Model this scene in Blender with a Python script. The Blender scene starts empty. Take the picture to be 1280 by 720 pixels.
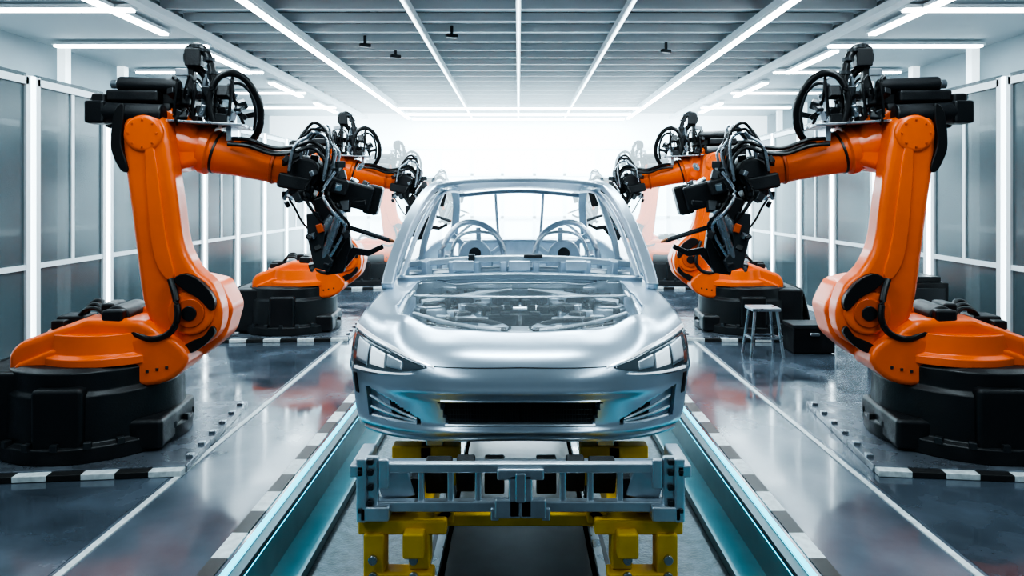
import bpy, bmesh, math, random
from mathutils import Vector, Matrix, Euler
rad=math.radians
scene=bpy.context.scene
COL=scene.collection
# ---------------------------------------------------------------- materials
def mat(name,col,metal=0.0,rough=0.5,emis=None,es=0.0,noise=0.0,nscale=6.0,rvar=0.0,coat=0.0,bump=0.0,bscale=80,spec=None):
    m=bpy.data.materials.new(name); m.use_nodes=True
    nt=m.node_tree; b=nt.nodes['Principled BSDF']
    b.inputs['Base Color'].default_value=(*col,1)
    b.inputs['Metallic'].default_value=metal
    b.inputs['Roughness'].default_value=rough
    b.inputs['Coat Weight'].default_value=coat
    b.inputs['Coat Roughness'].default_value=0.08
    if spec is not None: b.inputs['Specular IOR Level'].default_value=spec
    if emis is not None:
        b.inputs['Emission Color'].default_value=(*emis,1)
        b.inputs['Emission Strength'].default_value=es
    tc=nt.nodes.new('ShaderNodeTexCoord')
    if noise>0 or rvar>0:
        n=nt.nodes.new('ShaderNodeTexNoise'); n.inputs['Scale'].default_value=nscale
        n.inputs['Detail'].default_value=6
        nt.links.new(tc.outputs['Object'],n.inputs['Vector'])
        if noise>0:
            r=nt.nodes.new('ShaderNodeMapRange'); r.inputs['From Min'].default_value=0.3; r.inputs['From Max'].default_value=0.7
            r.inputs['To Min'].default_value=1-noise; r.inputs['To Max'].default_value=1+noise
            nt.links.new(n.outputs['Fac'],r.inputs['Value'])
            v=nt.nodes.new('ShaderNodeVectorMath'); v.operation='SCALE'
            v.inputs[0].default_value=col
            nt.links.new(r.outputs['Result'],v.inputs['Scale'])
            nt.links.new(v.outputs['Vector'],b.inputs['Base Color'])
        if rvar>0:
            r=nt.nodes.new('ShaderNodeMapRange'); r.inputs['From Min'].default_value=0.35; r.inputs['From Max'].default_value=0.65
            r.inputs['To Min'].default_value=max(0.02,rough-rvar); r.inputs['To Max'].default_value=rough+rvar
            nt.links.new(n.outputs['Fac'],r.inputs['Value'])
            nt.links.new(r.outputs['Result'],b.inputs['Roughness'])
    if bump>0:
        n2=nt.nodes.new('ShaderNodeTexNoise'); n2.inputs['Scale'].default_value=bscale
        nt.links.new(tc.outputs['Object'],n2.inputs['Vector'])
        bp=nt.nodes.new('ShaderNodeBump'); bp.inputs['Strength'].default_value=bump; bp.inputs['Distance'].default_value=0.01
        nt.links.new(n2.outputs['Fac'],bp.inputs['Height'])
        nt.links.new(bp.outputs['Normal'],b.inputs['Normal'])
    return m
def glassy(name,col,trans=0.7,rough=0.05,glossw=None,tint=.55,metal=0):
    m=bpy.data.materials.new(name); m.use_nodes=True
    nt=m.node_tree; nt.nodes.clear()
    o=nt.nodes.new('ShaderNodeOutputMaterial'); t=nt.nodes.new('ShaderNodeBsdfTransparent')
    t.inputs['Color'].default_value=(*[min(1,tint+c*(1-tint)) for c in col],1)
    p=nt.nodes.new('ShaderNodeBsdfPrincipled'); p.inputs['Base Color'].default_value=(*col,1); p.inputs['Roughness'].default_value=rough; p.inputs['Metallic'].default_value=metal
    mx=nt.nodes.new('ShaderNodeMixShader'); mx.inputs[0].default_value=1-trans
    nt.links.new(t.outputs[0],mx.inputs[1]); nt.links.new(p.outputs[0],mx.inputs[2]); nt.links.new(mx.outputs[0],o.inputs['Surface'])
    return m
ORANGE=mat('orange_paint',(0.88,0.125,0.002),0,0.36,noise=.08,nscale=3,coat=.25)
ORANGE_D=mat('orange_dark',(0.58,0.08,0.004),0,0.4)
BLACK=mat('black_cast',(0.009,0.010,0.012),0,0.42,rvar=.1,bump=.15)
BLACK2=mat('black_rubber',(0.007,0.007,0.008),0,0.38)
DGREY=mat('dark_grey_metal',(0.05,0.055,0.06),.6,0.4)
STEEL=mat('steel',(0.38,0.42,0.46),.9,0.3,rvar=.1)
TRIMS=mat('trim_steel',(0.10,0.15,0.17),.7,0.4)
ALU=mat('brushed_aluminium',(0.58,0.64,0.70),.85,0.32,noise=.08,nscale=12)
CARP=mat('body_silver',(0.52,0.61,0.70),.78,0.29,noise=.02,nscale=4,coat=.15)
CARI=mat('inner_zinc',(0.62,0.71,0.79),.75,0.3,noise=.1,nscale=9)
YEL=mat('yellow_paint',(0.68,0.41,0.010),0,0.38,noise=.15,nscale=7)
LENS=mat('headlamp_lens',(0.13,0.165,0.19),.5,0.10,coat=1)
LENSB=mat('headlamp_reflector',(0.8,0.88,0.95),.7,0.15,emis=(.8,.93,1),es=.6)
GRILL=mat('grille_dark',(0.008,0.010,0.012),.2,0.5)
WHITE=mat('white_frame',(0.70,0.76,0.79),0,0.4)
WHITEE=mat('white_frame_glow',(0.85,0.9,0.92),0,0.4,emis=(.80,.95,1),es=.9)  # self-glow painted onto the wall columns, which are no lamps
SLAT=mat('ceiling_slat',(0.22,0.29,0.32),.2,0.5)
DCEIL=mat('ceiling_dark',(0.045,0.065,0.075),0,0.7,noise=.2,nscale=2)
CEILW=mat('ceiling_white',(0.42,0.48,0.51),0,0.6)
WALLM=mat('wall_paint',(0.24,0.30,0.33),0,0.5,noise=.12,nscale=.8)
WALLB=mat('wall_back_glow',(0.7,0.78,0.82),0,0.5,emis=(.82,.95,1),es=.8)  # emission puts the far-end brightness into the wall itself
LED=mat('led_tube',(1,1,1),0,0.5,emis=(.85,.96,1),es=12)
LEDS=mat('led_soft',(1,1,1),0,0.5,emis=(.85,.96,1),es=3.0)
LEDP=mat('led_post',(1,1,1),0,0.5,emis=(.80,.95,1),es=7.0)
POSTGLOW=mat('post_glow_dim',(1,1,1),0,0.5,emis=(.80,.95,1),es=2.5)  # dim glow added so the remaining fence posts look bright
CYAN=mat('cyan_led',(0.02,0.3,0.4),0,0.5,emis=(.04,.62,.80),es=2.3)
CYANB=mat('added_cyan_wash',(0.02,0.3,0.4),0,0.5,emis=(.03,.55,.75),es=5.0)  # extra glowing strip added to wash the channel wall cyan
FENG=glassy('fence_polycarbonate',(0.10,0.14,0.155),.36,.2,tint=.48)
HOODG=glassy('hood_clear_cover',(0.75,0.85,0.92),.935,.05,tint=.95,metal=.3)
MARKW=mat('marking_white',(0.62,0.67,0.68),0,0.45,noise=.2,nscale=20)
MARKB=mat('marking_black',(0.02,0.02,0.02),0,0.45)
FLOORM=mat('floor_epoxy',(0.10,0.125,0.155),0,0.15,noise=.35,nscale=1.3,rvar=.09,coat=.4,bump=.03,bscale=9)
FLOORD=mat('floor_epoxy_dark',(0.07,0.09,0.115),0,0.17,noise=.4,nscale=1.8,rvar=.12,coat=.4,bump=.03,bscale=9)
CHAN=mat('channel_wall',(0.14,0.23,0.25),.2,0.35,noise=.1)
CHF=mat('channel_floor',(0.11,0.14,0.16),.3,0.4,noise=.3,nscale=14,bump=.5,bscale=60)
CHD=mat('channel_floor_dark',(0.035,0.04,0.05),.2,0.3,noise=.2)
PLATE=mat('plate_steel',(0.15,0.17,0.2),.5,0.28,noise=.3,nscale=5,rvar=.12)
COPPER=mat('copper',(0.45,0.2,0.1),.9,0.35)
# ---------------------------------------------------------------- helpers
def finish(o,parent=None,bevel=0,smooth=True,seg=2,ang=35):
    COL.objects.link(o)
    if parent is not None: o.parent=parent
    if o.type=='MESH':
        if smooth:
            o.data.polygons.foreach_set('use_smooth',[True]*len(o.data.polygons))
            o.data.set_sharp_from_angle(angle=rad(ang))
        if bevel>0:
            b=o.modifiers.new('bev','BEVEL'); b.width=bevel; b.segments=seg; b.limit_method='ANGLE'; b.angle_limit=rad(30); b.harden_normals=True
    return o
def mesh(name,vs,fs,mats,parent=None,mi=None,**k):
    me=bpy.data.meshes.new(name); me.from_pydata([tuple(v) for v in vs],[],fs)
    if not isinstance(mats,(list,tuple)): mats=[mats]
    for m in mats: me.materials.append(m)
    if mi: me.polygons.foreach_set('material_index',mi)
    bm=bmesh.new(); bm.from_mesh(me); bmesh.ops.recalc_face_normals(bm,faces=bm.faces); bm.to_mesh(me); bm.free()
    me.update()
    return finish(bpy.data.objects.new(name,me),parent,**k)
def empty(name,loc=(0,0,0),rot=(0,0,0),sc=(1,1,1)):
    e=bpy.data.objects.new(name,None); e.location=loc; e.rotation_euler=rot; e.scale=sc; COL.objects.link(e); e.empty_display_size=.2; return e
CUBEF=[(0,1,3,2),(4,6,7,5),(0,4,5,1),(2,3,7,6),(0,2,6,4),(1,5,7,3)]
def boxes(name,items,mats,parent=None,bevel=0,**k):
    vs=[];fs=[];mi=[]
    for it in items:
        cx,cy,cz,sx,sy,sz=it[:6]; m=it[6] if len(it)>6 else 0; R=Euler(it[7]).to_matrix() if len(it)>7 else None
        n=len(vs)
        for a in (-.5,.5):
            for b in (-.5,.5):
                for c in (-.5,.5):
                    v=Vector((a*sx,b*sy,c*sz))
                    if R: v=R@v
                    vs.append(v+Vector((cx,cy,cz)))
        for f in CUBEF: fs.append(tuple(n+i for i in f)); mi.append(m)
    return mesh(name,vs,fs,mats,parent,mi,bevel=bevel,**k)
def loft(name,pts,radii,m,parent=None,seg=24,closed=True,**k):
    pts=[Vector(p) for p in pts]; vs=[];fs=[]
    up=Vector((0,0,1))
    n=len(pts)
    for i,p in enumerate(pts):
        if i==0: d=pts[1]-pts[0]
        elif i==n-1: d=pts[-1]-pts[-2]
        else: d=(pts[i+1]-pts[i-1])
        if d.length<1e-6: d=pts[-1]-pts[0]
        d.normalize()
        a=up if abs(d.dot(up))<.95 else Vector((0,1,0))
        u=d.cross(a).normalized(); w=u.cross(d).normalized()
        for s in range(seg):
            t=2*math.pi*s/seg
            vs.append(p+(u*math.cos(t)+w*math.sin(t))*radii[i])
    for i in range(n-1):
        for s in range(seg):
            a=i*seg+s;b=i*seg+(s+1)%seg
            fs.append((a,b,b+seg,a+seg))
    fs.append(tuple(range(seg))); fs.append(tuple((n-1)*seg+s for s in range(seg)))
    return mesh(name,vs,fs,m,parent,**k)
def cyl(name,p0,p1,r,m,parent=None,r1=None,seg=24,bevel=0.008,**k):
    return loft(name,[p0,p1],[r,r if r1 is None else r1],m,parent,seg=seg,bevel=bevel,**k)
def prism(name,out,y0,y1,m,parent=None,bevel=.02,seg=3):
    n=len(out); vs=[(x,y0,z) for x,z in out]+[(x,y1,z) for x,z in out]
    fs=[tuple(range(n)),tuple(range(2*n-1,n-1,-1))]+[(i,(i+1)%n,n+(i+1)%n,n+i) for i in range(n)]
    return mesh(name,vs,fs,m,parent,bevel=bevel,seg=seg,ang=40)
def smoothpts(pts,k=6,closed=False):
    P=[Vector(p) for p in pts]; out=[]; n=len(P)
    rng=range(n if closed else n-1)
    for i in rng:
        p0=P[(i-1)%n] if closed or i>0 else P[0]; p1=P[i]; p2=P[(i+1)%n]; p3=P[(i+2)%n] if closed or i+2<n else P[-1]
        for j in range(k):
            t=j/k
            out.append(.5*((2*p1)+(p2-p0)*t+(2*p0-5*p1+4*p2-p3)*t*t+(3*p1-p0-3*p2+p3)*t**3))
    if not closed: out.append(P[-1])
    return out
def smooth2(l,k=4):
    return [(p.x,p.z) for p in smoothpts([(a,0,b) for a,b in l],k,closed=True)]
def tube(name,pts,r,m,parent=None,seg=10,k=5,smooth=True):
    p=smoothpts(pts,k) if smooth else [Vector(q) for q in pts]
    return loft(name,p,[r]*len(p),m,parent,seg=seg)
def sweep(name,pts,w,h,m,parent=None,k=6,bevel=.01,up=(0,0,1),wend=None):
    p=smoothpts(pts,k); vs=[];fs=[];n=len(p); up=Vector(up)
    for i,q in enumerate(p):
        d=(p[min(i+1,n-1)]-p[max(i-1,0)]).normalized()
        u=d.cross(up).normalized(); v=u.cross(d).normalized()
        ww=w if wend is None else w+(wend-w)*i/(n-1)
        for a,b in ((-1,-1),(1,-1),(1,1),(-1,1)): vs.append(q+u*a*ww/2+v*b*h/2)
    for i in range(n-1):
        for s in range(4):
            a=i*4+s;b=i*4+(s+1)%4; fs.append((a,b,b+4,a+4))
    fs+= [(0,1,2,3),tuple((n-1)*4+s for s in range(4))]
    return mesh(name,vs,fs,m,parent,bevel=bevel)
# ---------------------------------------------------------------- camera
cd=bpy.data.cameras.new('camera'); cam=bpy.data.objects.new('camera',cd); COL.objects.link(cam)
cam.location=(0,0,1.9); cam.rotation_euler=(rad(90),0,0)
cd.sensor_width=36; cd.lens=25.0; cd.shift_x=-8/1280; cd.shift_y=-115/1280; cd.clip_start=.05
scene.camera=cam
# ---------------------------------------------------------------- room shell
CH=1.45; RW=7.0; YB=20.0; YF=-3.0; CZ=4.35
ym=(YB+YF)/2; yl=YB-YF
boxes('floor',[
 (-(CH+RW)/2,ym,-.3,RW-CH,yl,.6,0),((CH+RW)/2,ym,-.3,RW-CH,yl,.6,0),
 (0,ym,-.52,2*CH,yl,.3,2),(0,ym,-.365,.94,yl,.012,3)],[FLOORM,FLOORD,CHF,CHD])
for s in (-1,1):
    boxes('trim_channel' ,[(s*(CH-.006),ym,-.19,.012,yl,.37,0),(s*(CH-.025),ym,-.02,.05,yl,.035,1),(s*(CH-.10),ym,-.33,.18,yl,.06,0)],[CHAN,TRIMS])
    boxes('edge_light_strip',[(s*(CH+.022),ym,.006,.034,yl,.012,0),(s*(CH-.03),ym,-.05,.02,yl,.015,1)],[CYAN,CYANB])  # inner strip under the lip is the added wall wash
    it=[];y=2.6;i=0
    while y<16:
        it.append((s*(CH+.115),y+.14,.003,.09,.28,.006,i%2)); y+=.28;i+=1
    boxes('hazard_marking',it,[MARKW,MARKB])
    boxes('floor_line',[(s*2.30,11,.004,.04,17,.008,0)],[MARKW])
    boxes('floor_zone',[(s*3.5,11,.002,2.3,16,.004,0)],[FLOORD])
for s in (-1,1):
    boxes('conveyor_rail',[(s*.50,9,-.35,.05,14,.045,0),(s*.50,9,-.364,.12,14,.010,1)],[STEEL,DGREY])
boxes('wall_back',[(0,YB+.1,2.2,2*RW,.2,4.6,0)]+[(x,YB-.03,1.6,.09,.06,3.2,1) for x in [-5.6,-4.2,-3.2,-2.2,-1.3,-.45,.45,1.3,2.2,3.2,4.2,5.6]]+
      [(0,YB-.03,z,2*RW,.06,.08,1) for z in (.1,1.3,2.5,3.25)],[WALLB,WHITE])
boxes('wall_left',[(-RW-.1,ym,2.2,.2,yl,4.6,0)],[WALLM]); boxes('wall_right',[(RW+.1,ym,2.2,.2,yl,4.6,0)],[WALLM])
boxes('ceiling',[(0,ym,CZ+.1,8.7,yl,.12,0),(-5.7,ym,4.2,2.7,yl,.1,1),(5.7,ym,4.2,2.7,yl,.1,1)],[DCEIL,CEILW])
it=[];y=YF+.3
while y<YB:
    it.append((0,y,4.22,8.6,.30,.05,0)); it.append((0,y-.16,4.20,8.6,.02,.11,1)); y+=.60
boxes('ceiling_slats',it,[SLAT,WHITE])
it=[]
for x in (-4.3,-3.0,-1.27,0,1.27,3.0,4.3):
    w=.14 if abs(x)>2.5 else .05
    it.append((x,ym,4.10,w,yl,.08,0))
boxes('ceiling_beams',it,[WHITE])
boxes('trim_ceiling_ducts',[(x,y,4.33,.5,.35,.14,0) for x,y in [(-2.1,9.5),(2.2,11),(.6,12.4),(-.7,14),(2,15.5),(-2.2,13)]]+[(x,ym,4.34,.08,yl,.08,0) for x in(-2.3,-1.9,.7,2.1)],[DGREY],bevel=.02)
it=[]
for x,y in [(-2.2,10.2),(-.9,9.6),(2.2,10.6),(-1.9,11)]:
    it+=[(x,y,4.14,.04,.04,.12,0),(x,y,4.06,.16,.07,.05,0,(0,0,.5))]
boxes('ceiling_sensors',it,[DGREY],bevel=.01)
def lightbar(c,size,m=LED):
    boxes('ceiling_light',[(c[0],c[1],c[2]+.02,size[0]+.04,size[1]+.04,.04,1),(c[0],c[1],c[2]-.012,size[0],size[1],.03,0)],[m,WHITE])
for s in (-1,1):
    lightbar((s*3.0,13.5,4.03),(.07,12.0),LED)
    for y in (3.0,): lightbar((s*3.0,y,4.03),(.07,5.0),LED)
    for y in (8.6,11.6,14.6,17.6): lightbar((s*4.75,y,4.08),(.10,1.9),LED)
    for y in (6.6,8.3,10.3,12.5,15,17.5): lightbar((s*5.6,y,4.08),(2.2,.10),LED)
for x in (-1.27,0,1.27): lightbar((x,13,4.04),(.018,13),LEDS)
for y in (17.2,18.4,19.5): lightbar((0,y,4.02),(5.8,.2),LED)
def area(name,loc,sx,sy,e,rot=(0,0,0),col=(.77,.93,1)):
    l=bpy.data.lights.new(name,'AREA'); l.shape='RECTANGLE'; l.size=sx; l.size_y=sy; l.energy=e; l.color=col
    o=bpy.data.objects.new(name,l); o.location=loc; o.rotation_euler=rot; COL.objects.link(o); return o
for s in (-1,1):
    area('lamp_ceiling_strip',(s*3.0,12.5,3.99),.2,13,300)
    area('lamp_ceiling_near',(s*2.6,2.5,3.95),.3,6,100)
    area('lamp_aisle',(s*5.7,11,4.0),1.2,14,180)
area('lamp_end',(0,18,3.9),5,2.5,480)
area('fill_over_car',(0,4.2,3.95),1.6,.2,55)  # unseen fill pair added to light the car front and hood
area('fill_over_car',(0,7.2,3.95),3,.2,110)
# ---------------------------------------------------------------- safety fence
for s in (-1,1):
    X=s*4.7; it=[]; y=5.6; n=0; top=3.05
    while y<18.5:
        it+= [(X,y-.07,top/2,.06,.06,top,0),(X,y+.07,top/2,.06,.06,top,0)]
        it.append((X-s*.01,y,top/2+.1,.05,.05,top-.2,2 if n%2==0 else 3))
        it+= [(X,y+.625,.10,.05,1.12,.06,0),(X,y+.625,1.22,.05,1.12,.05,0),(X,y+.625,top-.05,.06,1.12,.07,0)]
        it.append((X,y+.625,1.6,.012,1.12,2.95,1))
        if n%3==1:
            it.append((X,y+.625,2.1,.04,.05,1.75,0))
        y+=1.25;n+=1
    boxes('safety_fence',it,[WHITE,FENG,LEDP,POSTGLOW])
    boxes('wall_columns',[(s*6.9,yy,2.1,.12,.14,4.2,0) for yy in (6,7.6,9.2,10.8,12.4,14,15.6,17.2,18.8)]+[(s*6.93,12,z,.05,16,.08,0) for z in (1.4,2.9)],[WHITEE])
# ---------------------------------------------------------------- robot
KX=5.5/889
def P(px,py,y=0.0): return ((px-132)*KX, y, 1.9-(py-245)*KX)
def O(l): return [((a-132)*KX,1.9-(b-245)*KX) for a,b in l]
def build_robot():
    R=empty('industrial_robot')
    it=[(-.08,.05,.03,1.95,1.55,.05,0)]
    it+=[(-.94+.215*i,-.75,.026,.215,.10,.04,1+i%2) for i in range(9)]
    it+=[(.86,-.55+.25*i,.06,.05,.05,.03,3) for i in range(6)]
    boxes('mounting_plate',it,[PLATE,MARKW,MARKB,STEEL],R,bevel=.004)
    loft('pedestal',[(0,0,.055),(0,0,.16),(0,0,.18),(0,0,.50),(0,0,.53),(0,0,.66),(0,0,.69)],[.66,.66,.61,.60,.57,.57,.52],BLACK,R,seg=48,bevel=.01)
    boxes('pedestal_housing',[(-.48,0,.36,.44,.86,.58,0),(.40,-.1,.18,.46,.7,.22,0),(0,-.52,.33,.34,.22,.48,0),(.52,.0,.36,.14,.3,.2,0)],[BLACK],R,bevel=.035)
    boxes('pedestal_bolts',[(.64*math.cos(a),.64*math.sin(a),.175,.05,.05,.05,0,(0,0,a)) for a in [i*math.pi/10 for i in range(20)]],[DGREY],R,bevel=.006)
    loft('base_flange',[(.12,0,.68),(.12,0,.74),(.12,0,.76),(.12,0,.90)],[.50,.50,.46,.44],ORANGE,R,seg=48,bevel=.008)
    prism('base_body',O([(57,467),(55,430),(66,416),(115,398),(142,388),(205,392),(228,408),(242,434),(240,466)]),-.35,.33,ORANGE,R,bevel=.06,seg=4)
    prism('base_side_rib',O([(66,462),(66,440),(105,424),(150,414),(165,425),(150,442),(110,462)]),-.39,.36,ORANGE,R,bevel=.03)
    boxes('base_connectors',[(P(104,395)[0],.02,P(104,398)[2],.20,.22,.07,0),(P(96,398)[0],-.12,P(96,398)[2]-.02,.10,.1,.07,0)],[BLACK],R,bevel=.015)
    for i in range(3):
        tube('base_cable_%d'%i,[P(112,394,-.05+.06*i),P(124,384-3*i,-.1+.05*i),P(140,382-3*i,-.15+.05*i),P(152,388,-.2)],.016,BLACK2,R,seg=8)
    prism('carousel',O([(148,450),(150,402),(185,384),(222,366),(246,346),(278,354),(294,388),(284,425),(260,446),(215,462)]),-.02,.36,ORANGE,R,bevel=.05,seg=4)
    prism('carousel_near',O(smooth2([(168,458),(176,425),(205,408),(235,412),(258,436),(243,460),(210,470)],3)),-.36,.1,ORANGE,R,bevel=.04,seg=4)
    boxes('carousel_bolts',[(P(190+11*i,452-2.0*abs(i-2))[0],-.362,P(190+11*i,452-2.0*abs(i-2))[2],.02,.012,.02,0) for i in range(5)],[DGREY],R,bevel=.003)
    cyl('axis_motor',P(170,392,-.26),P(170,392,.12),.095,BLACK,R,bevel=.02)
    boxes('axis_motor_cap',[(P(170,392)[0],-.29,P(170,392)[2],.15,.09,.15,0),(P(156,380)[0],-.1,P(156,382)[2],.10,.22,.09,0)],[BLACK],R,bevel=.02)
    prism('lower_arm',O(smooth2([(176,160),(188,146),(212,144),(225,158),(232,200),(240,255),(246,300),(260,332),(281,354),(291,388),(284,416),(262,430),(236,426),(212,406),(199,372),(192,320),(185,260),(178,205)],3)),-.26,-.02,ORANGE,R,bevel=.055,seg=5)
    prism('arm_recess_cover',O(smooth2([(203,190),(214,188),(223,255),(230,305),(238,340),(227,345),(213,318),(206,260)],3)),-.275,-.2,ORANGE,R,bevel=.02)
    cyl('shoulder_gear',P(256,386,-.29),P(256,386,.40),.17,ORANGE,R,bevel=.03,seg=36)
    cyl('shoulder_boss',P(256,386,-.305),P(256,386,-.28),.11,ORANGE_D,R,bevel=.01,seg=30)
    cyl('shoulder_cap',P(256,386,-.315),P(256,386,-.30),.055,BLACK,R,bevel=.006,seg=30)
    prism('shoulder_slot',O(smooth2([(238,345),(252,338),(272,350),(285,370),(282,384),(266,368),(250,358)],3)),-.305,-.2,BLACK2,R,bevel=.008)
    prism('shoulder_slot_low',O(smooth2([(246,428),(258,420),(272,414),(281,402),(285,410),(275,423),(258,434)],3)),-.29,-.2,BLACK2,R,bevel=.006)
    tube('shoulder_hose',[P(182,400,-.31),P(212,414,-.35),P(236,408,-.36),P(246,390,-.36),P(242,365,-.33),P(234,345,-.29)],.024,BLACK2,R)
    cyl('arm_motor',P(256,386,.36),P(256,386,.60),.13,BLACK,R,bevel=.02)
    prism('elbow',O([(166,188),(164,150),(174,132),(205,126),(232,140),(252,158),(257,204),(230,212),(205,216),(180,214)]),-.06,.30,ORANGE,R,bevel=.05,seg=4)
    cyl('elbow_gear',P(201,170,-.28),P(201,170,.34),.145,ORANGE,R,bevel=.035,seg=36)
    boxes('elbow_bolts',[(P(201,170)[0]+.10*math.cos(a),-.282,P(201,170)[2]+.10*math.sin(a),.016,.01,.016,0) for a in [i*math.pi/4 for i in range(8)]],[ORANGE_D],R,bevel=.003)
    prism('elbow_black_band',O(smooth2([(164,182),(168,144),(178,134),(179,150),(176,182),(184,212),(177,216),(168,200)],3)),-.27,.31,BLACK2,R,bevel=.01)
    for i,(y,pz,l) in enumerate([(-.18,146,136),(.02,136,128),(.2,146,132)]):
        cyl('wrist_motor_%d'%i,P(220,pz,y),P(l,pz-2,y),.08,BLACK,R,bevel=.015)
        boxes('wrist_motor_cap_%d'%i,[(P(l+8,pz)[0],y,P(l,pz-2)[2],.14,.16,.17,0)],[BLACK],R,bevel=.02)
    cyl('balancer',P(232,108,-.05),P(158,106,-.05),.06,BLACK,R,bevel=.02)
    cyl('balancer_end',P(158,106,-.05),P(150,106,-.05),.035,STEEL,R)
    boxes('elbow_box',[(P(180,122)[0],.05,P(180,122)[2],.38,.4,.09,0),(P(142,136)[0],.0,P(142,136)[2],.1,.34,.2,0),(P(222,120)[0],.1,P(222,120)[2],.25,.3,.14,0)],[BLACK],R,bevel=.02)
    loft('forearm',[P(222,176,.10),P(250,183,.12),P(252,183.5,.12),P(262,186,.12),P(264,187,.12),P(300,196,.12),P(345,207,.12),P(374,214,.12)],[.18,.185,.20,.20,.175,.15,.135,.12],ORANGE,R,seg=32,bevel=.004)
    loft('forearm_ring',[P(338,205,.12),P(343,206,.12)],[.15,.15],ORANGE_D,R,seg=32,bevel=.01)
    loft('forearm_ring_b',[P(268,188,.12),P(271,189,.12)],[.178,.178],BLACK,R,seg=32,bevel=.004)
    boxes('dress_plate',[(P(256,154)[0],.05,P(256,154)[2],.68,.42,.02,0,(0,.05,0)),(P(290,166)[0],.05,P(290,166)[2],.04,.2,.12,0)],[STEEL],R,bevel=.004)
    rnd=random.Random(5); it=[]
    for i in range(40):
        px=rnd.uniform(222,308); py=rnd.uniform(112,150)
        s=[rnd.uniform(.03,.10) for _ in range(3)]
        it.append((P(px,py)[0],rnd.uniform(-.14,.22),P(px,py)[2],*s,rnd.choice([0,0,0,1,1,2]),(rnd.uniform(-.5,.5),rnd.uniform(-.5,.5),rnd.uniform(-.5,.5))))
    boxes('dress_valves',it,[BLACK,DGREY,STEEL],R,bevel=.008)
    for i in range(10):
        a=rnd.uniform(215,300); b=rnd.uniform(125,150); c=a+rnd.uniform(-25,35); y=rnd.uniform(-.2,.25)
        tube('dress_cable_%d'%i,[P(a,b+12,y),P(a+4,b-22-rnd.uniform(0,14),y),P((a+c)/2,b-32-rnd.uniform(0,12),y*.5),P(c,b-10,y*.2),P(c+5,b+18,-y)],rnd.uniform(.008,.014),rnd.choice([BLACK2,BLACK2,STEEL]),R,seg=8)
    tube('hose_loop',[P(276,160,-.1),P(270,128,-.12),P(279,100,-.12),P(296,91,-.1),P(314,101,-.06),P(326,128,.0),P(324,156,.05),P(308,178,.1),P(292,180,.15)],.028,BLACK2,R,seg=12)
    tube('hose_loop_b',[P(282,158,.0),P(278,128,.0),P(286,106,.0),P(300,101,.02),P(312,112,.05),P(317,135,.1),P(314,160,.12)],.014,DGREY,R,seg=8)
    tube('hose_tower',[P(274,150,-.04),P(272,120,-.04),P(270,90,-.04),P(262,66,-.02),P(250,56,0),P(238,60,.02),P(237,76,.03),P(250,84,.05),P(258,98,.06),P(256,130,.06)],.032,BLACK2,R,seg=12)
    pts=smoothpts([P(274,150,-.04),P(272,120,-.04),P(270,90,-.04),P(262,66,-.02),P(250,56,0),P(238,60,.02)],3)
    for i,p in enumerate(pts[::2]):
        loft('hose_clamp_%d'%i,[p-Vector((0,0,.012)),p+Vector((0,0,.012))],[.046,.046],DGREY,R,seg=16)
    boxes('tower_bracket',[(P(246,70)[0],0,P(246,70)[2],.12,.1,.14,0),(P(240,105)[0],.05,P(240,105)[2],.05,.08,.34,0),(P(230,88)[0],.05,P(230,88)[2],.1,.1,.06,1),(P(264,120)[0],.05,P(264,120)[2],.06,.06,.36,1)],[BLACK,STEEL],R,bevel=.008)
    for i,(dy,dz) in enumerate([(-.02,0),(.05,5),(.14,2),(-.07,8)]):
        tube('arm_cable_%d'%i,[P(290,172+dz,dy),P(315,174+dz,dy-.02),P(345,184+dz,dy-.03),P(372,182+dz,dy-.04),P(394,176+dz,dy-.05),P(410,192+dz,dy-.05),P(408,222,dy-.03)],.016,BLACK2,R,seg=8)
    for i in range(7):
        y=-.18+.05*i; q=rnd.uniform(-6,6); h=rnd.uniform(0,18)
        tube('wrist_loop_%d'%i,[P(370+q,214,y),P(376+q,184,y),P(389,160+q+h,y+.02),P(402+q,152+h,y),P(413,166+q+h*.6,y),P(417+q,192,y),P(410,226,y)],.012,BLACK2 if i%3 else STEEL,R,seg=8)
    cyl('wrist_joint',P(384,216,-.08),P(384,216,.30),.12,BLACK,R,bevel=.02)
    cyl('wrist_flange',P(384,216,.12),P(412,224,.12),.12,DGREY,R,bevel=.01)
    cyl('wrist_disc',P(412,224,.12),P(417,226,.12),.14,BLACK,R,bevel=.006)
    loft('wrist_body',[P(358,211,.12),P(378,214,.12),P(398,219,.12)],[.125,.14,.12],BLACK,R,seg=20,bevel=.01)
    boxes('gun_body',[(P(440,243)[0],.08,P(440,243)[2],.36,.26,.2,0,(0,.25,0)),(P(468,250)[0],.08,P(468,250)[2],.12,.2,.24,1,(0,.25,0)),
        (P(424,232)[0],-.08,P(424,232)[2],.18,.12,.13,0,(0,.25,0)),(P(412,262)[0],.08,P(412,262)[2],.2,.24,.24,0,(0,-.3,0)),(P(380,238)[0],.05,P(380,238)[2],.18,.26,.14,0,(0,.4,0)),(P(372,228)[0],-.06,P(372,228)[2],.26,.1,.12,0,(0,.2,0))],[BLACK,BLACK2],R,bevel=.022)
    prism('gun_arm',O([(394,262),(424,258),(436,285),(440,312),(430,345),(408,348),(404,325),(410,300),(398,285)]),.02,.14,BLACK,R,bevel=.012)
    prism('gun_arm_plate',O([(386,268),(402,265),(410,290),(408,310),(420,328),(414,342),(396,336),(388,300)]),-.08,.0,DGREY,R,bevel=.01)
    prism('gun_jaw',O([(420,330),(442,312),(462,316),(480,308),(482,314),(462,324),(446,322),(430,342)]),.05,.11,BLACK,R,bevel=.006)
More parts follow.
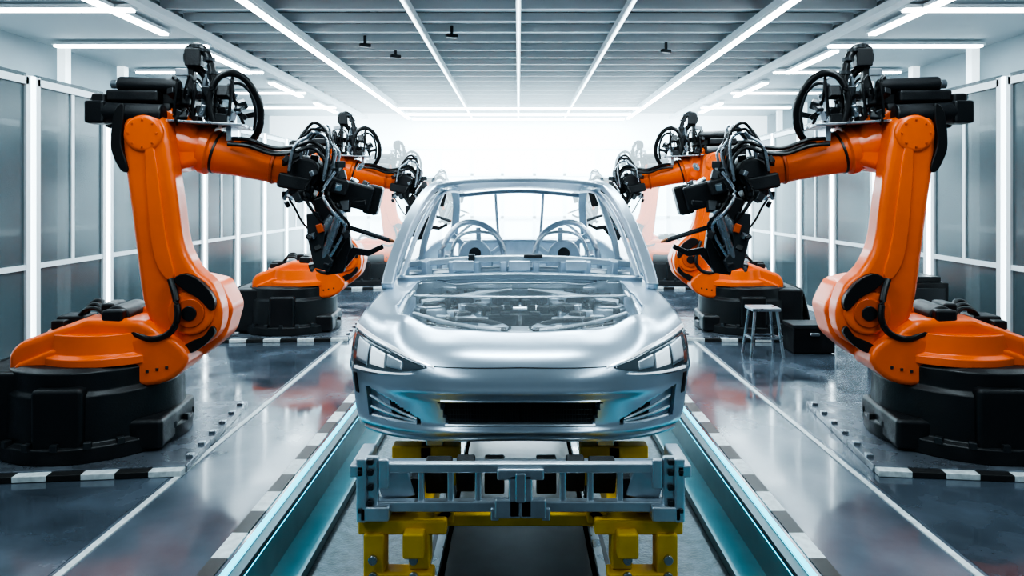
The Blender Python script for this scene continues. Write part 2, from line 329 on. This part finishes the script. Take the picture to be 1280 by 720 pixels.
    tube('gun_electrode',[P(428,284,.08),P(455,292,.08),P(490,304,.08)],.020,DGREY,R,smooth=False)
    loft('gun_tip',[P(488,303,.08),P(497,306,.08)],[.02,.008],COPPER,R,seg=12)
    cyl('gun_cylinder',P(398,300,-.03),P(420,272,-.03),.05,STEEL,R)
    cyl('gun_transformer',P(430,262,-.1),P(405,330,-.04),.035,STEEL,R)
    it=[]
    for i in range(46):
        px=rnd.uniform(352,462); py=rnd.uniform(196,262)+ (px-400)*.1
        it.append((P(px,py)[0],rnd.uniform(-.14,.24),P(px,py)[2],*[rnd.uniform(.03,.09) for _ in range(3)],rnd.choice([0,0,1,1,2]),[rnd.uniform(-.6,.6) for _ in range(3)]))
    for i in range(26):
        py=rnd.uniform(262,340); px=rnd.uniform(388,436)
        it.append((P(px,py)[0],rnd.uniform(-.12,.18),P(px,py)[2],*[rnd.uniform(.025,.07) for _ in range(3)],rnd.choice([0,1,1,2]),[rnd.uniform(-.6,.6) for _ in range(3)]))
    boxes('gun_fittings',it,[BLACK,DGREY,STEEL],R,bevel=.006)
    boxes('gun_accent',[(P(404,286)[0],-.10,P(404,286)[2],.05,.04,.07,0,(0,-.3,0)),(P(362,222)[0],-.05,P(362,222)[2],.05,.06,.05,0)],[ORANGE_D],R,bevel=.008)
    for i in range(8):
        a=rnd.uniform(370,440); y=rnd.uniform(-.2,.2)
        tube('gun_cable_%d'%i,[P(a,215,y),P(a-14,240,y-.05),P(a-4,262,y-.06),P(a+10,285,y*.6),P(412+rnd.uniform(-10,14),322,y*.3)],rnd.uniform(.008,.014),rnd.choice([BLACK2,BLACK2,STEEL]),R,seg=8)
    for i in range(4):
        tube('supply_cable_%d'%i,[(-.5,.2-.07*i,.62),(-.78,.2-.07*i,.60),(-.86,.2-.08*i,.35),(-.90,.15-.08*i,.12),(-1.0,.1-.1*i,.08)],.022,BLACK2,R,seg=8)
    return R
R0=build_robot()
def place(R,loc,yaw,mir,sc=1.0):
    R.location=loc; R.rotation_euler=(0,0,yaw if not mir else -yaw); R.scale=(-sc if mir else sc,sc,sc)
def dup(R,loc,yaw,mir,sc=1.0):
    e=empty('industrial_robot'); place(e,loc,yaw,mir,sc)
    for c in R.children:
        d=c.copy(); COL.objects.link(d); d.parent=e
    return e
place(R0,(-3.24,5.5,0),rad(6),False)
dup(R0,(3.40,5.5,0),rad(6),True)
dup(R0,(-3.17,10.0,0),rad(4),False)
dup(R0,(3.15,10.0,0),rad(4),True)
dup(R0,(-3.3,15.2,0),rad(8),False)
dup(R0,(3.3,15.2,0),rad(8),True)
# ---------------------------------------------------------------- car body
car=empty('car_body',(0.01,3.8,0))
ROWS=[ # (yc,zc, xe,ye,ze, p)
 (.10,.575,.93,.60,.475,2.8),
 (.00,.63,.97,.54,.54,3.0),
 (.02,.68,.985,.50,.62,3.0),
 (.00,.81,.995,.47,.76,3.0),
 (-.03,.89,1.005,.46,.87,3.0),
 (.00,.965,1.01,.48,.98,3.0),
 (.07,1.035,1.0,.54,1.09,2.8),
 (.19,1.09,.975,.66,1.17,2.5),
 (.42,1.155,.95,.84,1.22,2.2),
 (.78,1.235,.92,1.05,1.26,2.0),
 (1.12,1.305,.885,1.32,1.295,2.0)]
def S(u,v,off=0.0):
    v=max(0,min(9.9999,v)); i=int(v); t=v-i
    def row(k):
        k=max(0,min(10,k)); r=ROWS[k]; a=abs(u)
        return Vector((r[2]*u, r[0]+(r[3]-r[0])*a**r[5], r[1]+(r[4]-r[1])*a**2))
    p0,p1,p2,p3=row(i-1),row(i),row(i+1),row(i+2)
    q=.5*((2*p1)+(p2-p0)*t+(2*p0-5*p1+4*p2-p3)*t*t+(3*p1-p0-3*p2+p3)*t**3)
    a=abs(u)
    if v>5:
        w=min(1,(v-5)/2)
        q.z+=w*.026*math.exp(-((a-.70)/.09)**2)
        q.z-=w*.014*math.exp(-((a-.50)/.12)**2)
    q.y-=.022*math.exp(-((v-3.45)/.35)**2)*(1-a**2)
    if off:
        e=1e-3
        du=S(min(u+e,1),v)-S(u-e,v); dv=S(u,min(v+e,9.999))-S(u,v-e)
        n=dv.cross(du).normalized()
        if n.y>0.3 or n.z<-.5: n=-n
        if n.y>0 and n.z<0: n=-n
        q=q+n*off
    return q
NU,NV=160,160
vs=[];fs=[]
def ventamt(u,v):
    a=abs(u); g=0
    w=.395+.045*(v-1.9)
    if 1.9<v<2.9 and a<w: g=.07
    if .56<a<.90:
        t=(a-.56)/.34; lo=1.75+.1*t; hi=2.15+1.2*t
        if lo<v<hi: g=.06
    return g
for j in range(NV+1):
    for i in range(NU+1):
        u=-1+2*i/NU; v=10*j/NV
        q=S(u,v); q.y+=ventamt(u,v)
        vs.append(q)
HO=7.45
for j in range(NV):
    for i in range(NU):
        u=-1+2*(i+.5)/NU; v=10*(j+.5)/NV
        if HO<v<9.85 and abs(u)<.82-.015*(v-8)-max(0,8-v)*.12: continue
        a=j*(NU+1)+i
        fs.append((a,a+1,a+NU+2,a+NU+1))
o=mesh('front_panel',vs,fs,CARP,car,ang=50)
sd=o.modifiers.new('s','SOLIDIFY'); sd.thickness=.008; sd.offset=0
def spatch(name,uv,m,off=.006,nt=30,ns=6,mirror=True):
    for sgn in ((1,-1) if mirror else (1,)):
        vs=[];fs=[]
        for i in range(nt+1):
            u,lo,hi=uv(i/nt)
            for j in range(ns+1):
                vs.append(S(sgn*u,lo+(hi-lo)*j/ns,off))
        for i in range(nt):
            for j in range(ns):
                a=i*(ns+1)+j; fs.append((a,a+ns+1,a+ns+2,a+1))
        o=mesh(name,vs,fs,m,car,ang=60); s2=o.modifiers.new('s','SOLIDIFY'); s2.thickness=.006; s2.offset=0
spatch('hood_clear_cover',lambda t:(.80*t,HO,9.8),HOODG,.002,ns=16)
spatch('headlamp_housing',lambda t:(.50+.49*t,4.95-.85*math.sin(min(1,t*1.1)*math.pi*.55),5.02+1.15*t**.8),LENS,.006)
spatch('headlamp_blade',lambda t:(.46+.53*t,4.95+1.12*t**.85,5.05+1.24*t**.85),LENSB,.014)
spatch('headlamp_lower_blade',lambda t:(.58+.38*t,4.52-.38*t**.7,4.59-.36*t**.7+.05*t),LENSB,.012)
spatch('headlamp_cell',lambda t:(.64+.09*t,4.68+.02*t,5.12+.2*t),ALU,.014)
spatch('headlamp_cell_b',lambda t:(.75+.09*t,4.60+.05*t,5.32+.2*t),LENSB,.014)
spatch('headlamp_cell_c',lambda t:(.86+.08*t,4.54+.1*t,5.54+.2*t),ALU,.014)
spatch('hood_shutline',lambda t:(.48*t,5.16-.12*t,5.21-.12*t),GRILL,.003)
spatch('grille_backing',lambda t:(.42*t,1.92,2.88),GRILL,-.035)
def surf_tube(name,pts,r,m,off=.0):
    for sgn in (1,-1):
        loft(name,[S(sgn*u,v,off) for u,v in pts],[r]*len(pts),m,car,seg=6)
for k in range(4):
    surf_tube('grille_bar',[(.005+.40*t/12,2.1+.2*k) for t in range(13)],.002,DGREY,-.03)
for k in range(24):
    surf_tube('grille_rib',[(.008+.0166*k,1.98),(.008+.0166*k,2.45),(.008+.0166*k,2.86)],.0015,DGREY,-.03)
surf_tube('grille_frame',[(.0+.43*t/16,2.95) for t in range(17)],.007,CARP,.004)
surf_tube('grille_frame_low',[(.0+.41*t/16,1.86) for t in range(17)],.008,ALU,.004)
spatch('side_duct_inner',lambda t:(.57+.32*t,1.8+.1*t,2.1+1.15*t),GRILL,-.045)
for k in range(3):
    surf_tube('side_duct_fin',[(.58+.30*t/10,1.86+.12*k+(.02+.33*k)*(t/10)) for t in range(11)],.009,ALU,-.008)
surf_tube('chin_splitter',[(.98*t/24,.5) for t in range(25)],.016,CARP,.008)
spatch('air_curtain',lambda t:(.955+.028*t,2.8,3.9),GRILL,.004,nt=4,ns=20)
TOP=[(1.01,.48,.98),(1.0,.54,1.09),(.975,.66,1.17),(.95,.84,1.22),(.925,1.05,1.26),(.91,1.32,1.295),(.91,2.0,1.33),(.91,3.0,1.37),(.90,3.8,1.41),(.82,4.45,1.42),(.74,4.72,1.40)]
BOT=[(.93,.60,.475),(.94,.62,.475),(.95,.70,.475),(.96,.88,.48),(.965,1.05,.50),(.97,1.35,.55),(.97,2.0,.60),(.97,3.0,.60),(.96,3.8,.61),(.90,4.45,.66),(.80,4.74,.70)]
T=smoothpts(TOP,10);B=smoothpts(BOT,10); NW=28
for sgn in (1,-1):
    vs=[];fs=[]
    for a,b in zip(T,B):
        for j in range(NW+1):
            w=j/NW; q=b.lerp(a,w); q.x+=.035*math.sin(math.pi*w)+.012*math.exp(-((w-.8)/.06)**2)
            if .1<w<.45 : q.x-=.012*math.sin((w-.1)/.35*math.pi)
            vs.append(Vector((sgn*q.x,q.y,q.z)))
    for i in range(len(T)-1):
        for j in range(NW):
            c=(vs[i*(NW+1)+j]+vs[(i+1)*(NW+1)+j+1])/2
            if any((c.y-yc)**2+(c.z-.60)**2<.37**2 for yc in (1.06,3.85)): continue
            k=i*(NW+1)+j; fs.append((k,k+1,k+NW+2,k+NW+1))
    o=mesh('side_panel',vs,fs,CARP,car,ang=50); sd=o.modifiers.new('s','SOLIDIFY'); sd.thickness=.01; sd.offset=0
    for yc in (1.06,3.85):
        vs=[];fs=[]
        for i in range(17):
            a=math.pi*i/16
            for x in (.60,.97): vs.append((sgn*x,yc+.37*math.cos(a),.60+.37*math.sin(a)))
        for i in range(16): fs.append((2*i,2*i+1,2*i+3,2*i+2))
        o=mesh('wheel_housing',vs,fs,CARI,car); sd=o.modifiers.new('s','SOLIDIFY'); sd.thickness=.01
    sweep('a_pillar',[(sgn*.905,1.05,1.28),(sgn*.90,1.26,1.42),(sgn*.85,1.62,1.68),(sgn*.775,1.97,1.89),(sgn*.705,2.22,1.985),(sgn*.665,2.7,2.01),(sgn*.65,3.3,1.98),(sgn*.68,3.9,1.80),(sgn*.74,4.35,1.52),(sgn*.76,4.5,1.42)],.085,.06,CARP,car,bevel=.018)
    sweep('inner_pillar',[(sgn*.84,1.28,1.32),(sgn*.78,1.70,1.64),(sgn*.69,2.08,1.87),(sgn*.63,2.35,1.94),(sgn*.60,3.2,1.94)],.035,.03,CARI,car)
    sweep('door_frame',[(sgn*.915,1.50,1.32),(sgn*.865,1.90,1.62),(sgn*.78,2.25,1.84),(sgn*.715,2.60,1.92),(sgn*.71,2.68,1.92)],.03,.035,CARI,car)
    sweep('b_pillar',[(sgn*.70,2.72,1.97),(sgn*.80,2.72,1.70),(sgn*.89,2.70,1.36),(sgn*.93,2.68,.65)],.10,.05,CARI,car,up=(1,0,0))
    sweep('sill',[(sgn*.90,1.4,.64),(sgn*.90,2.4,.62),(sgn*.90,3.5,.64)],.12,.12,CARI,car)
    sweep('floor_rail',[(sgn*.50,.15,.68),(sgn*.50,1.0,.70),(sgn*.48,2.4,.62),(sgn*.50,4.4,.66)],.10,.10,CARI,car)
    sweep('fender_rail',[(sgn*.76,.40,1.09),(sgn*.77,.80,1.19),(sgn*.75,1.2,1.275)],.07,.05,CARI,car)
    cyl('strut_tower',(sgn*.60,.98,.85),(sgn*.60,.98,1.16),.15,CARI,car,r1=.11,bevel=.02)
    cyl('strut_mount',(sgn*.60,.98,1.16),(sgn*.60,.98,1.19),.06,DGREY,car)
    cyl('strut_ring',(sgn*.60,.98,1.16),(sgn*.60,.98,1.17),.10,ALU,car)
sweep('roof_header',[(-.71,2.17,1.975),(-.45,2.08,2.015),(0,2.04,2.03),(.45,2.08,2.015),(.71,2.17,1.975)],.10,.035,CARP,car)
for y,z in ((2.75,2.025),(3.3,2.0)):
    sweep('roof_bow',[(-.65,y,z-.02),(0,y,z+.035),(.65,y,z-.02)],.08,.025,CARI,car)
sweep('rear_header',[(-.67,3.62,1.90),(0,3.66,1.95),(.67,3.62,1.90)],.09,.04,CARP,car)
vs=[];fs=[]
for j in range(13):
    y=2.09+1.53*j/12; hw=.68-.02*j/12
    for i in range(21):
        u=-1+i/10
        z=2.048+.012*math.sin(j/12*math.pi)-.06*(j/12)**2-.055*u*u
        vs.append((hw*u,y+.06*u*u*(1-j/12),z))
for j in range(12):
    for i in range(20):
        a=j*21+i; fs.append((a,a+1,a+22,a+21))
o=mesh('roof_panel',vs,fs,CARP,car); o.modifiers.new('s','SOLIDIFY').thickness=.006
sweep('cowl_panel',[(-.86,1.32,1.30),(-.5,1.20,1.33),(0,1.16,1.345),(.5,1.20,1.33),(.86,1.32,1.30)],.10,.04,CARP,car)
sweep('cowl_beam',[(-.84,1.38,1.26),(0,1.26,1.28),(.84,1.38,1.26)],.05,.08,CARI,car)
sweep('dash_beam',[(-.84,1.62,1.38),(-.4,1.55,1.42),(0,1.54,1.43),(.4,1.55,1.42),(.84,1.62,1.38)],.05,.05,CARI,car)
tube('dash_tube',[(-.84,1.66,1.30),(0,1.60,1.34),(.84,1.66,1.30)],.03,ALU,car)
boxes('dash_brackets',[(x,1.58,1.32,.05,.1,.20,0,(.2,0,x*.4)) for x in (-.7,-.5,-.32,-.12,.12,.32,.5,.7)]+[(x,1.50,1.38,.16,.06,.08,0) for x in(-.42,.0,.42)]+[(-.36,1.52,1.44,.05,.05,.05,1),(.10,1.52,1.45,.14,.05,.03,1)],[CARI,DGREY],car,bevel=.01)
boxes('firewall',[(0,1.33,1.0,1.5,.03,.56,0)]+[(x,1.30,1.05,.1,.04,.4,0) for x in (-.5,-.2,.2,.5)],[CARI],car,bevel=.01)
# engine bay
boxes('bay_tray',[(0,.74,.86,1.36,1.0,.03,1),(0,.33,.98,1.30,.04,.20,1)],[CARI,BLACK],car,bevel=.01)
boxes('bay_components',[(-.30,.70,.98,.36,.34,.18,1),(.28,.70,.98,.38,.34,.18,1),(0,.98,1.03,.46,.26,.20,1),(-.33,1.04,1.03,.2,.2,.24,1),(.34,1.05,1.03,.22,.2,.26,1),
  (0,.60,1.02,.16,.20,.12,2),(-.30,.70,1.08,.28,.24,.03,0),(.28,.64,1.08,.30,.05,.03,0),(.28,.76,1.08,.30,.05,.03,0),(0,1.0,1.15,.36,.03,.03,2),(0,.92,1.15,.36,.03,.03,2),
  (-.56,.60,1.02,.12,.2,.14,2),(.56,.60,1.02,.12,.2,.14,2),(-.3,1.12,1.17,.2,.05,.06,2),(.3,1.12,1.17,.2,.05,.06,2),
  (-.18,.50,1.05,.20,.10,.10,1),(.20,.50,1.05,.22,.10,.10,1),(-.42,.52,1.06,.14,.10,.10,1),(.44,.52,1.06,.14,.10,.10,1)],[CARI,BLACK,ALU],car,bevel=.015)
rnd=random.Random(11); it=[]
for i in range(70):
    x=rnd.uniform(.03,.66); y=rnd.uniform(.42,1.2); z=1.04+.16*(y-.42)/.7+rnd.uniform(-.06,.03)
    s3=[rnd.uniform(.03,.13),rnd.uniform(.02,.10),rnd.uniform(.02,.06)]; m_=rnd.choice([0,1,1,1,1,2]); a_=rnd.uniform(-.5,.5)
    for s in (-1,1): it.append((s*x,y,z,*s3,m_,(0,0,s*a_)))
boxes('bay_fittings',it,[CARI,BLACK,ALU],car,bevel=.006)
for s in (-1,1):
    tube('bay_brace',[(s*.66,.95,1.19),(s*.35,1.08,1.22),(s*.06,1.16,1.25)],.018,ALU,car)
    tube('bay_brace_front',[(s*.68,.74,1.15),(s*.42,.54,1.12),(s*.12,.42,1.10)],.014,ALU,car)
    tube('bay_hose',[(s*.1,.66,1.08),(s*.22,.58,1.13),(s*.40,.62,1.13),(s*.50,.78,1.12)],.016,BLACK2,car)
    tube('bay_hose_b',[(s*.15,.9,1.14),(s*.3,.86,1.18),(s*.42,.95,1.16),(s*.45,1.1,1.12)],.014,BLACK2,car)
    tube('bay_hose_c',[(s*.62,.62,1.10),(s*.54,.50,1.12),(s*.40,.46,1.10),(s*.30,.50,1.06)],.014,BLACK2,car)
    sweep('bay_side_member',[(s*.50,.34,1.00),(s*.50,.70,1.03),(s*.46,1.1,1.05)],.07,.05,CARI,car)
    prism('latch_foot',[(s*.28-.05,1.03),(s*.28+.05,1.03),(s*.28+.03,1.10),(s*.28-.03,1.10)],.40,.44,ALU,car,bevel=.004)
sweep('hood_latch_rail',[(-.76,.60,1.145),(-.5,.42,1.115),(0,.33,1.10),(.5,.42,1.115),(.76,.60,1.145)],.04,.018,CARP,car)
sweep('bay_crossbar',[(-.72,1.02,1.225),(0,.94,1.225),(.72,1.02,1.225)],.026,.016,ALU,car)
# cabin floor & rear structure
boxes('cabin_floor',[(0,2.5,.66,1.75,2.4,.03,0),(0,2.3,.76,.26,2.0,.2,0),(0,4.1,.80,1.5,.9,.03,0),(0,2.4,.72,1.7,.1,.1,0),(0,4.68,1.0,1.45,.04,.72,0),(0,4.65,1.38,1.5,.1,.05,0)],[CARI],car,bevel=.02)
for s in (-1,1):
    cx=s*.37
    tube('seat_frame',[(cx-.25,2.5,.9),(cx-.26,2.52,1.25),(cx-.21,2.54,1.48),(cx-.1,2.54,1.57),(cx+.1,2.54,1.57),(cx+.21,2.54,1.48),(cx+.26,2.52,1.25),(cx+.25,2.5,.9)],.014,ALU,car)
    boxes('seat_pan',[(cx,2.28,.92,.5,.5,.1,0),(cx-.22,2.28,.78,.04,.4,.2,1),(cx+.22,2.28,.78,.04,.4,.2,1),(cx,2.53,1.22,.44,.02,.05,1)],[CARI,ALU],car,bevel=.01)
    # rear bulkhead: open zinc lattice with rounded wheelhouse bosses
    for q0,q1 in (((.12,1.0),(.70,1.52)),((.70,1.0),(.14,1.42)),((.40,.95),(.42,1.58)),((.10,1.22),(.76,1.28))):
        sweep('bulkhead_brace',[(s*q0[0],3.46,q0[1]),(s*(q0[0]+q1[0])/2,3.45,(q0[1]+q1[1])/2),(s*q1[0],3.46,q1[1])],.05,.035,CARI,car,up=(0,1,0))
    prism('rear_bulkhead_boss',smooth2([(s*.30,1.05),(s*.58,1.05),(s*.62,1.3),(s*.54,1.44),(s*.38,1.44),(s*.28,1.3)],3),3.40,3.46,CARI,car,bevel=.02)
    tube('rear_arch',[(s*.80,3.3,1.0),(s*.78,3.35,1.35),(s*.62,3.38,1.60),(s*.40,3.38,1.62),(s*.2,3.38,1.46),(s*.12,3.38,1.1)],.03,ALU,car)
    cyl('rear_hole_ring',(s*.45,3.42,1.32),(s*.45,3.385,1.32),.06,DGREY,car)
    sweep('rear_brace',[(s*.74,3.9,1.40),(s*.45,3.86,1.62),(s*.2,3.8,1.44)],.04,.03,CARI,car)
    sweep('rear_window_post',[(s*.22,3.75,1.44),(s*.24,3.74,1.70),(s*.25,3.68,1.92)],.03,.02,CARI,car,up=(0,1,0))
sweep('parcel_shelf',[(-.78,3.7,1.42),(0,3.6,1.44),(.78,3.7,1.42)],.28,.03,CARI,car)
# ---------------------------------------------------------------- carrier skid
sk=empty('body_carrier',(0.01,0,0))
def sb(name,items,mats,b=.008): return boxes(name,items,mats,sk,bevel=b)
sb('front_tube',[(0,3.36,.62,1.44,.045,.045,0),(0,3.36,.44,1.36,.05,.05,0),(0,3.55,.57,1.5,.05,.03,0)],[ALU])
for s in (-1,1):
    sb('end_bracket',[(s*.74,3.36,.53,.05,.12,.30,0),(s*.70,3.34,.56,.07,.03,.24,0),(s*.64,3.33,.60,.05,.03,.14,0),(s*.76,3.45,.62,.07,.3,.06,0),(s*.60,3.42,.52,.16,.05,.16,0,(0,s*.3,0)),(s*.68,3.36,.42,.14,.12,.07,0)],[ALU],.01)
    sb('bracket_bolts',[(s*.70,3.315,z,.025,.02,.025,0) for z in (.47,.54,.61,.66)]+[(s*.745,3.30,z,.02,.02,.02,0) for z in (.44,.62)],[DGREY],.004)
    sb('pads',[(s*.40,3.50,.53,.13,.10,.15,0,(.3,0,0)),(s*.27,3.52,.53,.09,.10,.15,0,(.3,0,0)),(s*.52,3.5,.50,.07,.2,.1,0)],[BLACK],.01)
    sb('upright',[(s*.33,3.37,.53,.03,.04,.18,0),(s*.47,3.37,.53,.03,.04,.18,0),(s*.20,3.37,.53,.03,.04,.18,0)],[ALU])
    sb('yellow_rail',[(s*.50,6.0,.27,.10,5.4,.12,0),(s*.56,3.42,.33,.42,.12,.07,0),(s*.69,3.4,.16,.10,.12,.30,0),(s*.56,3.38,.10,.30,.10,.06,0),(s*.48,3.42,.22,.10,.12,.18,0),
        (s*.69,3.4,-.08,.07,.10,.24,0),(s*.48,3.4,-.02,.07,.10,.24,0),(s*.60,3.36,-.02,.34,.05,.10,0),(s*.60,3.6,.42,.10,.35,.10,0),
        (s*.55,4.2,.40,.40,.10,.08,0),(s*.55,4.2,.34,.08,.1,.2,0),(s*.62,5.2,.44,.7,.12,.10,0),(s*.55,5.2,.36,.08,.1,.2,0),(s*.62,7.9,.44,.7,.12,.10,0),(s*.55,7.9,.36,.08,.1,.2,0)],[YEL],.012)
    sb('yellow_brace',[(s*.44,3.44,.30,.28,.06,.06,0,(0,s*.75,0)),(s*.37,3.44,.36,.10,.06,.07,0)],[YEL],.01)
    for x in (.69,.50):
        for y in (3.33,3.5):
            cyl('roller',(s*x-.035,y,.045),(s*x+.035,y,.045),.055,YEL,sk,bevel=.01)
            cyl('roller_hub',(s*x,y-.0,.045),(s*x,y-.07,.045),.022,STEEL,sk)
        cyl('bolt_head',(s*x,3.33,.20),(s*x,3.31,.20),.022,STEEL,sk,bevel=.004)
        cyl('bolt_head_b',(s*x,3.33,.12),(s*x,3.31,.12),.022,STEEL,sk,bevel=.004)
    sb('lower_leg',[(s*.69,3.4,-.24,.09,.14,.14,0),(s*.48,3.4,-.22,.09,.14,.14,0)],[YEL])
    for y in (3.4,5.2,7.9):
        cyl('track_wheel',(s*.50-.03,y,-.235),(s*.50+.03,y,-.235),.085,DGREY,sk,bevel=.01)
        if y>4: sb('wheel_leg',[(s*.50,y,.02,.08,.14,.42,0)],[YEL])
    sb('body_support',[(s*.62,5.2,.54,.12,.12,.12,0),(s*.62,7.9,.54,.12,.12,.12,0),(s*.50,4.2,.52,.10,.10,.16,0),(s*.84,5.2,.52,.1,.2,.06,0)],[ALU])
sb('centre_bracket',[(0,3.33,.60,.22,.04,.05,0),(0,3.33,.50,.11,.04,.20,0),(-.06,3.33,.44,.12,.04,.09,0),(.06,3.33,.44,.12,.04,.09,0),(-.12,3.34,.41,.04,.04,.06,0),(.12,3.34,.41,.04,.04,.06,0),(0,3.315,.54,.05,.02,.14,0)],[ALU],.008)
sb('cross_yellow',[(0,3.48,.33,.80,.08,.06,0),(0,5.2,.27,1.0,.1,.1,0),(0,7.9,.27,1.0,.1,.1,0)],[YEL],.01)
sb('dark_panels',[(-.13,3.58,.50,.10,.06,.18,0),(.13,3.58,.50,.10,.06,.18,0)],[BLACK2])
# ---------------------------------------------------------------- small objects
st=empty('work_stool',(2.92,8.5,0))
boxes('seat',[(0,0,.56,.34,.30,.04,0)],[STEEL],st,bevel=.01)
for a in (-1,1):
    for b in (-1,1):
        loft('leg',[(a*.13,b*.11,.54),(a*.19,b*.16,.0)],[.018,.018],STEEL,st,seg=10)
    boxes('rung',[(a*.165,0,.22,.02,.27,.02,0),(0,a*.135,.22,.33,.02,.02,0)],[STEEL],st)
cb=empty('control_cabinet',(4.15,7.6,0))
boxes('cabinet_body',[(0,0,.5,.6,.5,1.0,0),(0,-.26,.5,.52,.02,.9,1),(0,0,1.03,.5,.4,.06,0)],[BLACK,DGREY],cb,bevel=.02)
boxes('cabinet_handle',[(.18,-.29,.6,.03,.03,.16,0)],[STEEL],cb,bevel=.005)
pc=empty('parts_case',(3.55,8.7,0))
boxes('case',[(0,0,.16,.5,.35,.30,0),(0,0,.33,.52,.37,.05,1),(0,-.19,.24,.12,.03,.04,2)],[BLACK,DGREY,STEEL],pc,bevel=.015)
# ---------------------------------------------------------------- haze glow (emission-only volume added at the far end to imitate bloom)
hz=boxes('haze_glow_box',[(0,15.75,2.35,9.2,8.1,3.1,0)],[WHITE],smooth=False)
hm=bpy.data.materials.new('haze_glow'); hm.use_nodes=True; nt=hm.node_tree; nt.nodes.clear()
o_=nt.nodes.new('ShaderNodeOutputMaterial'); e_=nt.nodes.new('ShaderNodeEmission'); e_.inputs['Color'].default_value=(.70,.91,1,1); e_.inputs['Strength'].default_value=.21
nt.links.new(e_.outputs[0],o_.inputs['Volume']); hz.data.materials[0]=hm
# ---------------------------------------------------------------- world
w=bpy.data.worlds.new('world'); scene.world=w; w.use_nodes=True
w.node_tree.nodes['Background'].inputs[0].default_value=(.60,.83,1,1); w.node_tree.nodes['Background'].inputs[1].default_value=.15
try:
    scene.view_settings.view_transform='AgX'; scene.view_settings.look='AgX - High Contrast'; scene.view_settings.exposure=.08
except Exception as e: print(e)
